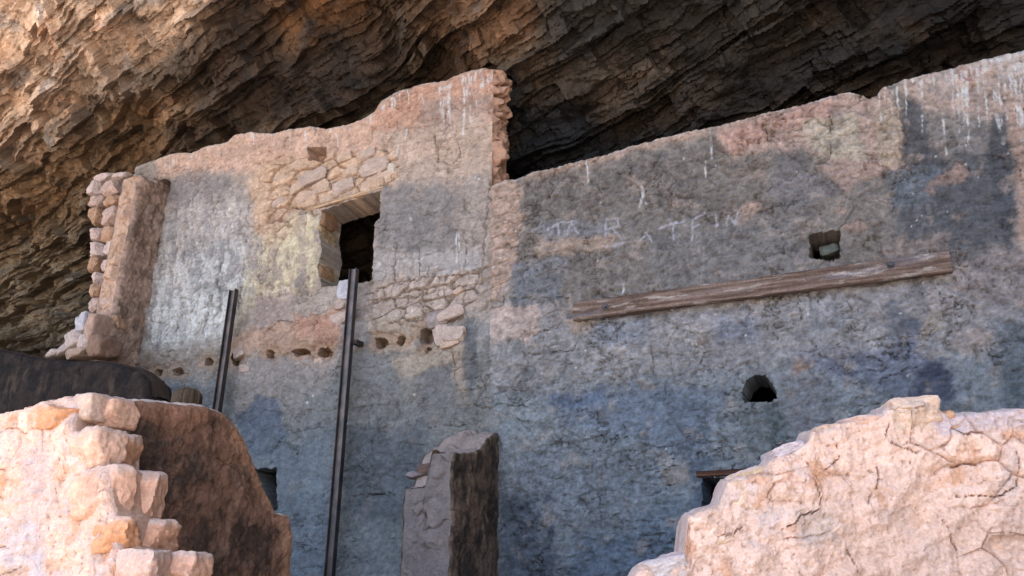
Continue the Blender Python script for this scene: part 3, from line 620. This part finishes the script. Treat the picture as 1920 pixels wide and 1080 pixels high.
def plank(name, parent, A, B, fr, height, thick, col1, col2, seed, white=0., nx=260, d_out=0.):
    """a weathered board from A to B (u,z) of the frame, grain along its length"""
    L = math.hypot(B[0]-A[0], B[1]-A[1]); e = np.array([(B[0]-A[0])/L, (B[1]-A[1])/L]); n = np.array([-e[1], e[0]])
    ny, nz = 26, 8; ring = []
    hs, ts = height/2, thick/2
    for k in np.linspace(-1, 1, ny): ring.append((k*hs, ts))
    for k in np.linspace(1, -1, nz)[1:]: ring.append((hs, k*ts))
    for k in np.linspace(1, -1, ny)[1:]: ring.append((k*hs, -ts))
    for k in np.linspace(-1, 1, nz)[1:-1]: ring.append((-hs, k*ts))
    ring = np.array(ring+ring[:1]); s = np.linspace(0, L, nx)
    Sx = s[:, None]+0*ring[:, 0]; H = ring[None, :, 0]+0*s[:, None]; D = ring[None, :, 1]+0*s[:, None]
    cr = np.clip((np.hypot(H/hs, D/ts)-1.15), 0, .3); sh = 1-.10*cr/.3
    g = fbm(Sx*.9+seed, H*26+D*20, 4, 161, .6); g2 = fbm(Sx*3+seed, H*60+D*40, 3, 163)
    H = H*sh*(1+.05*fbm(Sx*1.1, H*0+D*0+seed, 3, 165)*np.sign(H)); D = D*sh
    D = D+np.sign(D)*(.006*g+.003*g2)-.007*sst(.25, .5, g)*(D > 0)
    endw = .015*fbm(H*12, D*12, 3, 167); Sx = Sx+endw*np.where(Sx < L*.02, 1, 0)-endw*np.where(Sx > L*.98, 1, 0)
    U = A[0]+Sx*e[0]+H*n[0]; Z = A[1]+Sx*e[1]+H*n[1]
    P = fr.p(U, Z, D+d_out)
    a = sst(-.25, .3, g)[..., None]; C = alb(col1)*a+alb(col2)*(1-a)
    C = C*(1+.4*g2[..., None])
    gr = (.7*sst(.05, .35, fbm(Sx*.8+60, H*9, 4, 168)))[..., None]; C = C*(1-gr)+alb((116, 110, 116))*gr
    if white:
        wv = (white*sst(.12, .36, fbm(Sx*2.4+8, H*14+D*9, 5, 169, .65)))[..., None]; C = C*(1-wv)+alb((206, 196, 188))*wv
    m = ring.shape[0]; Fc = [quads(nx, m)]; V = [P.reshape(-1, 3)]; CC = [C.reshape(-1, 3)]; off = nx*m
    for j in (0, nx-1):                                 # end grain
        c = P[j].mean(0); k = np.linspace(1, 0, 6)[:, None, None]; G = c+(P[j]-c)[None]*k
        V.append(G.reshape(-1, 3)); CC.append((np.zeros(G.shape)+alb(col2)*.9).reshape(-1, 3)); Fc.append(quads(6, m, off)); off += 6*m
    return mesh_np(name, np.concatenate(V), np.concatenate(Fc), np.concatenate(CC), M_WOOD, parent, sharp=40)
def bolt(parent, c, fr, r=.045, dep=.04, name='bolt'):
    bm = bmesh.new(); pr = [(0, 1.5*r, 0), (0, 1.5*r, .008), (0, 1.42*r, .011), (1, .95*r, .011), (1, .95*r, dep), (1, .8*r, dep+.008)]; rows = []
    for hx, rr, z in pr:
        n = 24; rows.append([bm.verts.new(Vector(c)+Vector(fr.u)*rr*math.cos(a)*((math.cos(math.pi/6)/math.cos((a % (math.pi/3))-math.pi/6)) if hx else 1)
                              + Vector((0, 0, 1))*rr*math.sin(a)*((math.cos(math.pi/6)/math.cos((a % (math.pi/3))-math.pi/6)) if hx else 1)+Vector(fr.n)*z) for a in [i*2*math.pi/n for i in range(n)]])
    for a, b in zip(rows[:-1], rows[1:]):
        for i in range(24): bm.faces.new((a[i], a[(i+1) % 24], b[(i+1) % 24], b[i]))
    bm.faces.new(rows[-1])
    me = bpy.data.meshes.new(name); bm.to_mesh(me); bm.free(); me.materials.append(M_STEEL)
    o = bpy.data.objects.new(name, me); S.collection.objects.link(o); o.parent = parent; o.matrix_parent_inverse = parent.matrix_world.inverted() if False else o.matrix_parent_inverse
    o.location = -parent.location
    return o
bd = .075
beam = plank('wooden_plank', None, MAIN.uz(1076, 585, bd), MAIN.uz(1783, 491, bd), MAIN, .225, .085, (136, 116, 106), (98, 78, 68), 3, .5, d_out=bd)
tag(beam, 'long weathered red brown plank bolted across the sooty wall', 'plank')
for x, y in ((1135, 575), (1670, 497)): bolt(beam, MAIN.at(x, y, bd+.040), MAIN, .027, .025)

plank('lintel', tall, MAIN.uz(596, 386, -.32), MAIN.uz(728, 350, -.32), MAIN, .10, .24, (150, 112, 84), (100, 72, 54), 5, .1, 80, d_out=-.32)
plank('lintel', tall, MAIN.uz(596, 392, -.06), MAIN.uz(724, 356, -.06), MAIN, .075, .20, (206, 178, 150), (160, 126, 98), 6, .3, 80, d_out=-.075)
plank('lintel', lng, MAIN.uz(1312, 894, -.16), MAIN.uz(1450, 886, -.16), MAIN, .07, .36, (120, 84, 66), (70, 46, 38), 7, .1, 80, d_out=-.155)

# ------------------------------------------------------------------ steel channel posts
def channel(name, base, ztop, fr, wd=.115, dp=.075, t=.010, yaw=0.):
    root = bpy.data.objects.new(name, None); S.collection.objects.link(root); root.location = base; root.empty_display_size = .2
    H = ztop-base[2]
    def bar(nm, x0, x1, y0, y1):
        bm = bmesh.new(); vs = []
        for z in (0, H):
            vs.append([bm.verts.new(Vector(fr.u)*x+Vector(fr.n)*y+Vector((0, 0, z))) for x, y in ((x0, y0), (x1, y0), (x1, y1), (x0, y1))])
        for i in range(4): bm.faces.new((vs[0][i], vs[0][(i+1) % 4], vs[1][(i+1) % 4], vs[1][i]))
        bm.faces.new(vs[1]); bm.faces.new(vs[0][::-1])
        bmesh.ops.bevel(bm, geom=bm.edges[:], offset=.003, segments=2, affect='EDGES'); bmesh.ops.recalc_face_normals(bm, faces=bm.faces)
        me = bpy.data.meshes.new(nm); bm.to_mesh(me); bm.free(); me.materials.append(M_RUST if nm == 'web' else M_STEEL); me.shade_smooth(); me.set_sharp_from_angle(angle=.6)
        o = bpy.data.objects.new(nm, me); S.collection.objects.link(o); o.parent = root; return o
    bar('web', -wd/2+t, wd/2-t, dp*.35, dp*.35+t); bar('flange', -wd/2, -wd/2+t, 0, dp); bar('flange', wd/2-t, wd/2, 0, dp)
    return root
def post(px, py, d, bx, by, label):
    p = MAIN.at(px, py, d); b = np.array([p[0], p[1], ZB]); r = channel('steel_post', b, p[2], MAIN)
    tag(r, label, 'post', 'steel channel posts standing against the back wall'); return r
p1 = post(442, 545, .16, 405, 765, 'shorter dark steel channel post rising above the shaded brown wall')
p2 = post(667, 506, .16, 618, 1080, 'taller dark steel channel post reaching up to the sill of the high doorway')
def bracket(root, z, fr):
    bm = bmesh.new(); bmesh.ops.create_cube(bm, size=1)
    for v in bm.verts: v.co = Vector(fr.u)*(v.co.x*.05+.08)+Vector(fr.n)*(v.co.y*.15-.07)+Vector((0, 0, z+v.co.z*.05))
    bmesh.ops.bevel(bm, geom=bm.edges[:], offset=.006, segments=2, affect='EDGES')
    me = bpy.data.meshes.new('bracket'); bm.to_mesh(me); bm.free(); me.materials.append(M_STEEL)
    o = bpy.data.objects.new('bracket', me); S.collection.objects.link(o); o.parent = root
bracket(p2, MAIN.uz(660, 650)[1]-ZB, MAIN)

# ------------------------------------------------------------------ side walls projecting from the back wall
def side_frame(px, py, L):                              # u runs away from the camera, face looks right
    P = MAIN.at(px, py); f = Frame((P+N_*L)[:2], 0); f.u = -N_.copy(); f.n = T_.copy(); return f
def dark_feat(base, dark_tone, pale, seed, thr=.0, rough=1., spots=()):
    def feat(U, Z, px, py):
        d = rough*(.03*fbm(U*1.5, Z*1.5, 3, 201+seed)+.018*fbm(U*6, Z*6, 4, 203+seed)+.008*fbm(U*20, Z*20, 3, 205+seed))
        C = np.zeros(U.shape+(3,))+alb(base)
        k = sst(thr-.18, thr+.22, fbm(U*2.6+seed, Z*2.2, 6, 207+seed, .72))[..., None]; C = C*(1-k)+alb(dark_tone)*k
        k = (.8*sst(.16, .42, fbm(U*4+seed+9, Z*1.4, 5, 209+seed, .6)))[..., None]; C = C*(1-k)+alb(pale)*k
        if spots: C = patches(C, px, py, U, Z, spots, 10, seed)
        C = C*np.clip(1+.55*fbm(U*8, Z*8, 5, 211+seed, .65), .3, 2)[..., None]
        ck = (1-sst(0, .05, (lambda w_: w_[1]-w_[0])(worley(U*3+.5*fbm(U*3, Z*3, 3, 3), Z*4, 213+seed))))*sst(0, .3, fbm(U*2+5, Z*2, 3, 215)); d = d-.012*ck; C = C*(1-.4*ck)[..., None]
        return d, C
    return feat
# left wing wall
WL = .58
wf = side_frame(292, 500, WL)
wing = wall('wing_wall', wf, [(232, 336), (240, 328), (254, 331), (270, 326), (284, 336), (300, 337), (320, 346)], ZB, .44, .012, dark_feat((184, 156, 140), (128, 108, 96), (202, 180, 164), 1, .06, 2.0), M_WALL, r=.075,
            u0=0, u1=WL-.01, endcol=(206, 172, 150), topcol=(214, 190, 174), cap=(True, False), open_ends=(True, False), enddisp=.07, jag=.03, lump=.06)
tag(wing, 'narrow brown side wall with a ragged stacked stone end, joining the tall pinkish wall', 'wall', 'walls of the cliff ruin')
ef = Frame(wf.p(0, 0, 0)[:2], 23.3)
ST = (208, 184, 176); SB = (198, 158, 126)
rw = random.Random(12); yy = 344; kk = 0
while yy < 612:
    hh = rw.uniform(20, 36); xl = rw.uniform(166, 176)+.03*(yy-340)+(rw.random() < .3)*8; xm = rw.uniform(196, 208)
    for xa, xb in ((xl, xm), (xm-2, 238)):
        stone(wing, ef.at((xa+xb)/2, yy+hh/2, rw.uniform(-.20, -.15)), ((xb-xa+5)*.0073, .36, (hh+5)*.0073), ef, rw.choice([(200, 174, 164), (190, 164, 152), (206, 184, 176), (184, 148, 122)]), 220+kk, rw.uniform(-.12, .12), rw.uniform(-.2, .2), cuts=12, rough=.09); kk += 1
    yy += hh
stones(wing, ef, [(206, 340, 44, 18, -.2, 6, ST), (236, 336, 34, 14, -.2, -3, ST)], 215, .36)
# low dark wall at far left
lf = Frame(MAIN.p(0, 0, 1.0)[:2], 23.3)
low = wall('low_wall', lf, [(-260, 620), (0, 655), (60, 668), (110, 674), (170, 674), (205, 678), (250, 690), (272, 712), (276, 740)], ZB, .5, .014,
           dark_feat((58, 48, 44), (38, 34, 34), (84, 70, 60), 2, .0), M_WALL, r=.10, endcol=(52, 44, 40), cap=(False, True), topcol=(84, 70, 62))  # near-black brown tones blotched over the whole face
tag(low, 'low blackish brown wall with a rounded top below the ragged stone end', 'wall', 'walls of the cliff ruin')
LS = (186, 168, 160)
stones(low, lf, [(166, 612, 34, 40, -.14, 10, (190, 184, 188)), (184, 620, 30, 56, -.12, -4, (180, 150, 134)), (154, 640, 36, 34, -.14, 22, LS), (172, 648, 40, 30, -.12, 8, LS), (136, 656, 40, 24, -.16, 16, (176, 160, 154)), (160, 664, 48, 22, -.12, 6, (168, 144, 130)), (118, 667, 34, 14, -.16, 12, LS), (196, 652, 36, 44, -.12, 0, (140, 112, 96))], 260, .40)
# centre stub wall
SL = 1.15
sf = side_frame(937, 960, SL)
stub = wall('stub_wall', sf, [(836, 852), (850, 848), (880, 850), (905, 842), (914, 826), (934, 810), (940, 812)], ZB, .58, .010, dark_feat((128, 106, 90), (74, 64, 58), (160, 134, 112), 3, -.04, 1.4), M_WALL, r=.03,
            u0=0, u1=SL-.012, endcol=(136, 124, 120), topcol=(176, 156, 146), cap=(True, False), open_ends=(True, False), enddisp=.026, tdrop=lambda u: .34*(1-sst(.12, .4, u))-.06*sst(.35, .6, u)*(1-.6*sst(.8, 1.1, u)), lump=.06)
tag(stub, 'short broken stub of wall with one pale and one dark face below the sooty wall', 'wall', 'walls of the cliff ruin')
ef2 = Frame(sf.p(0, 0, 0)[:2], 23.3)
stones(stub, ef2, [(812, 884, 46, 24, -.22, 4, (108, 86, 76)), (786, 893, 30, 12, -.16, 2, (150, 136, 138))], 280, .3)

# ------------------------------------------------------------------ foreground ruins
def fore_feat(base, spots, seed, cracks, grey=(196, 186, 190)):
    def feat(U, Z, px, py):
        d = .06*fbm(U*1.2, Z*1.2, 3, 221+seed)+.045*fbm(U*4, Z*4, 4, 223+seed)+.018*fbm(U*14, Z*16, 4, 225+seed, .6)+.004*fbm(U*50, Z*50, 2, 227)
        C = np.zeros(U.shape+(3,))+alb(base)
        f1, f2, cid = worley(U*3.0+.5*fbm(U*2.5, Z*2.5, 3, 229+seed), Z*4.6+.4*fbm(U*2.5+9, Z*2.5, 3, 231+seed), 233+seed)
        net = sst(-.1, .3, fbm(U*1.3+3, Z*1.3, 3, 235+seed)+.1); e = (1-sst(0, .06, f2-f1))*net
        d = d+.075*(cid-.5)*net*sst(0, .3, f2-f1)-.022*e+.05*np.abs(fbm(U*3.3, Z*4.2, 4, 247+seed))
        C = C*(1+.14*(cid-.5))[..., None]
        k = (.6*sst(.08, .4, fbm(U*3, Z*3, 5, 237+seed, .6)))[..., None]; C = C*(1-k)+alb(grey)*k
        k = (.6*sst(.1, .42, fbm(U*4+20, Z*4, 5, 239+seed, .6)))[..., None]; C = C*(1-k)+alb((226, 160, 112))*k
        pit = sst(.28, .48, fbm(U*26, Z*26, 3, 241+seed)); d = d-.010*pit; C = C*(1-.25*pit)[..., None]
        C = patches(C, px, py, U, Z, spots, 10, seed)
        ck = lines(px, py, U, Z, cracks, 8, seed)*sst(-.4, .1, fbm(U*6, Z*6, 3, 245)+.1); d = d-.035*ck
        dk = np.clip(.30*e+.6*ck, 0, .7)[..., None]; C = C*(1-dk)+C*dk*np.array([.5, .36, .26])
        C = C*(1+.14*fbm(U*9, Z*9, 4, 243+seed))[..., None]
        return d, C
    return feat
FB = (255, 214, 192)
lff = Frame((-2.05, 5.05), 23.3)
L_TOP = [(-420, 830), (-150, 800), (0, 772), (40, 762), (80, 750), (115, 741), (132, 744), (135, 760), (136, 806), (172, 814), (175, 872), (203, 884), (206, 962), (220, 974), (223, 1030), (268, 1042), (276, 1070), (280, 1200)]
fl = wall('front_wall', lff, L_TOP, .35, .42, .0072, fore_feat(FB, [([(50, 860), (90, 800), (100, 950), (60, 1080)], (226, 196, 186), 20, .7), ([(130, 760), (230, 760), (235, 790), (140, 800)], (206, 196, 204), 12, .7), ([(0, 980), (60, 960), (80, 1080), (0, 1080)], (214, 204, 206), 24, .6)], 5, []),
          M_FORE, r=.05, endcol=(214, 160, 126), topcol=(206, 166, 142), cap=(False, True), enddisp=.04)
tag(fl, 'pale peach broken wall with a stepped stone end beside the shaded brown wall', 'wall', 'walls of the cliff ruin')
GT = (212, 188, 176)
def broken_end(parent, fr, steps, T, seed, cols, top):
    """courses of rough stones across the thickness where the wall has broken off in steps: (px, py top, py bottom) on the front face"""
    r = random.Random(seed); k = 0
    for x, y0, y1 in steps:
        u, zt = fr.uz(x, y0); zb = fr.uz(x, y1)[1]; h = zt-zb; d = .03
        while d > -T+.05:
            w_ = min(r.uniform(.2, .36), d+T+.03); n = 1; z = zb
            for q in range(n):
                hh = h/n*(1 if n == 1 else r.uniform(.85, 1.1)); L = r.uniform(.30, .46)
                stone(parent, fr.p(u-L/2+r.uniform(.0, .07), z+hh/2+.004, d-w_/2), (L, w_*1.12, hh*1.16), fr, r.choice(cols), seed+k, r.uniform(-.07, .07), r.uniform(-.15, .15), top=top, cuts=16, rough=.07); k += 1; z += hh
            d -= w_
broken_end(fl, lff, [(142, 752, 804), (187, 806, 872), (219, 876, 964), (238, 968, 1032), (288, 1036, 1110)], .42, 300, [(240, 188, 160), (226, 186, 168), (228, 166, 124), (220, 188, 174), (246, 200, 174), (216, 162, 130)], GT)
stones(fl, lff, [(120, 782, 56, 30, -.06, 4, (232, 196, 170), GT), (134, 836, 50, 36, -.05, 0, (226, 200, 186)), (178, 906, 60, 40, -.05, 4, (226, 200, 186)), (196, 1000, 60, 40, -.05, 3, (232, 190, 156)), (160, 860, 26, 18, -.03, 20, (236, 180, 130))], 360, .2, M_STONE)
stones(fl, lff, [(214, 778, 64, 56, -.18, 3, (236, 188, 160), GT), (176, 768, 60, 52, -.05, -3, (226, 192, 172), GT)], 390, .26)
# its return wall, running back and in shade
rf = Frame((0, 0), 0); rf.u = -N_.copy(); rf.n = T_.copy(); rf.o = lff.p(lff.uz(136, 900)[0], 0, -.40)
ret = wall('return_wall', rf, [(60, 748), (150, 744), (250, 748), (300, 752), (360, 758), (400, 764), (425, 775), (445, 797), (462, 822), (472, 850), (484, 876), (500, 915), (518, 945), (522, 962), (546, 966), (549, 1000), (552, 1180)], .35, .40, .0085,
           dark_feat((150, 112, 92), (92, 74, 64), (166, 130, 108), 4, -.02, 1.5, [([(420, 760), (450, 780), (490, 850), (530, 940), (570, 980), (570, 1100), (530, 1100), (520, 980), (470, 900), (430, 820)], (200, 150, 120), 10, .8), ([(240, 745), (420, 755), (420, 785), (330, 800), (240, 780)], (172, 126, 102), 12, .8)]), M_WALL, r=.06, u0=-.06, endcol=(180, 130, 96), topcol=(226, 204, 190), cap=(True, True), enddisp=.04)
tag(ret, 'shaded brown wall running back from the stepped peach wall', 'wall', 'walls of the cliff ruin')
# weathered post seen over it
def log_post(px, py, dist_d, r_, label):
    P = MAIN.at(px, py, dist_d); n, m = 72, 60; zt = P[2]; z = np.concatenate([np.linspace(ZB, zt-.12, m), zt-.12+np.linspace(.01, 1, 14)*.12]); a = np.linspace(0, 2*np.pi, n)
    A, Zg = np.meshgrid(a, z); k = np.clip((Zg-(zt-.12))/.12, 0, 1); R = r_*np.sqrt(np.maximum(1-k**2.6, 0))
    fib = fbm(np.cos(A)*7, np.sin(A)*7+Zg*.6, 4, 251, .65); R = R*(1+.10*fib+.06*fbm(np.cos(A)*2, np.sin(A)*2+Zg, 2, 253)); Zg = Zg+.03*fib*k
    V = np.stack([P[0]+R*np.cos(A), P[1]+R*np.sin(A), Zg], -1); C = alb((92, 76, 62))*(1+.9*fib[..., None])
    o = mesh_np('wooden_post', V, quads(len(z), n), C, M_WOOD, sharp=40); return tag(o, label, 'post')
log_post(354, 729, 1.6, .165, 'frayed top of a brown wooden post beside the shorter steel post')

# near right ruin
RF = Frame((1.9, 5.0), 2.0)
R_TOP = [(1120, 1180), (1175, 1100), (1195, 1072), (1235, 1056), (1284, 1036), (1292, 968), (1310, 958), (1352, 944), (1364, 912), (1366, 900), (1400, 890), (1436, 880), (1446, 860), (1500, 842), (1518, 828), (1524, 808), (1560, 800), (1572, 790), (1610, 788),
         (1656, 778), (1664, 760), (1700, 752), (1742, 748), (1756, 764), (1790, 772), (1850, 770), (1920, 765), (2040, 772), (2300, 800)]
R_CR = [([(1526, 890), (1528, 915), (1540, 935), (1532, 955), (1520, 965)], 1.6), ([(1648, 870), (1650, 890), (1640, 920), (1625, 950)], 1.8), ([(1780, 875), (1805, 868), (1835, 872)], 1.8), ([(1900, 850), (1905, 910), (1880, 930), (1790, 930)], 1.6), ([(1770, 975), (1785, 1010), (1800, 1035)], 1.8),
        ([(1472, 988), (1490, 985), (1500, 965), (1520, 962)], 2.0), ([(1395, 915), (1400, 955)], 1.6), ([(1570, 830), (1575, 860), (1545, 880)], 1.4), ([(1665, 790), (1664, 825), (1720, 850)], 1.4), ([(1700, 830), (1705, 870)], 1.2), ([(1575, 1010), (1600, 1050), (1612, 1075)], 1.6), ([(1345, 1005), (1375, 1000), (1390, 990)], 1.8), ([(1785, 805), (1810, 815), (1840, 808)], 3.)]
fr_ = wall('front_wall', RF, R_TOP, .35, .5, .0078, fore_feat(FB, [([(1560, 960), (1800, 950), (1940, 930), (1940, 1100), (1560, 1100)], (240, 200, 178), 30, .6), ([(1490, 950), (1560, 960), (1580, 1010), (1500, 1030)], (214, 192, 178), 16, .7), ([(1740, 770), (1920, 765), (1920, 800), (1760, 820)], (224, 204, 204), 12, .8), ([(1660, 755), (1740, 750), (1755, 800), (1670, 810)], (240, 208, 184), 8, .8)], 7, [(p, w_*.5) for p, w_ in R_CR], (226, 206, 200)),
           M_FORE, r=.05, endcol=(214, 200, 206), topcol=(226, 200, 190), cap=(True, False), enddisp=.03)
tag(fr_, 'large pale peach broken wall with a ragged sloping top and cracked plaster', 'wall', 'walls of the cliff ruin')
PB = (250, 212, 186); BL = (222, 204, 204)
stones(fr_, RF, [(1338, 992, 88, 64, -.02, 24, (236, 212, 196), BL), (1330, 1022, 80, 24, .0, 24, (244, 208, 176)), (1400, 898, 78, 30, -.03, 18, (244, 206, 166), BL), (1492, 874, 90, 30, -.03, 16, (236, 200, 182), BL), (1388, 934, 54, 56, .04, 0, PB), (1546, 816, 50, 28, -.03, 10, (236, 200, 178)), (1610, 802, 90, 30, -.02, 4, (236, 192, 168), BL),
                 (1704, 780, 88, 54, .01, 4, PB), (1764, 800, 34, 40, -.02, 0, (226, 176, 140)), (1240, 1068, 90, 40, .02, 14, (232, 214, 208), BL), (1850, 806, 130, 40, -.03, -6, (246, 208, 182)), (1468, 852, 60, 26, -.04, 12, BL)], 340, .36, M_FORE)
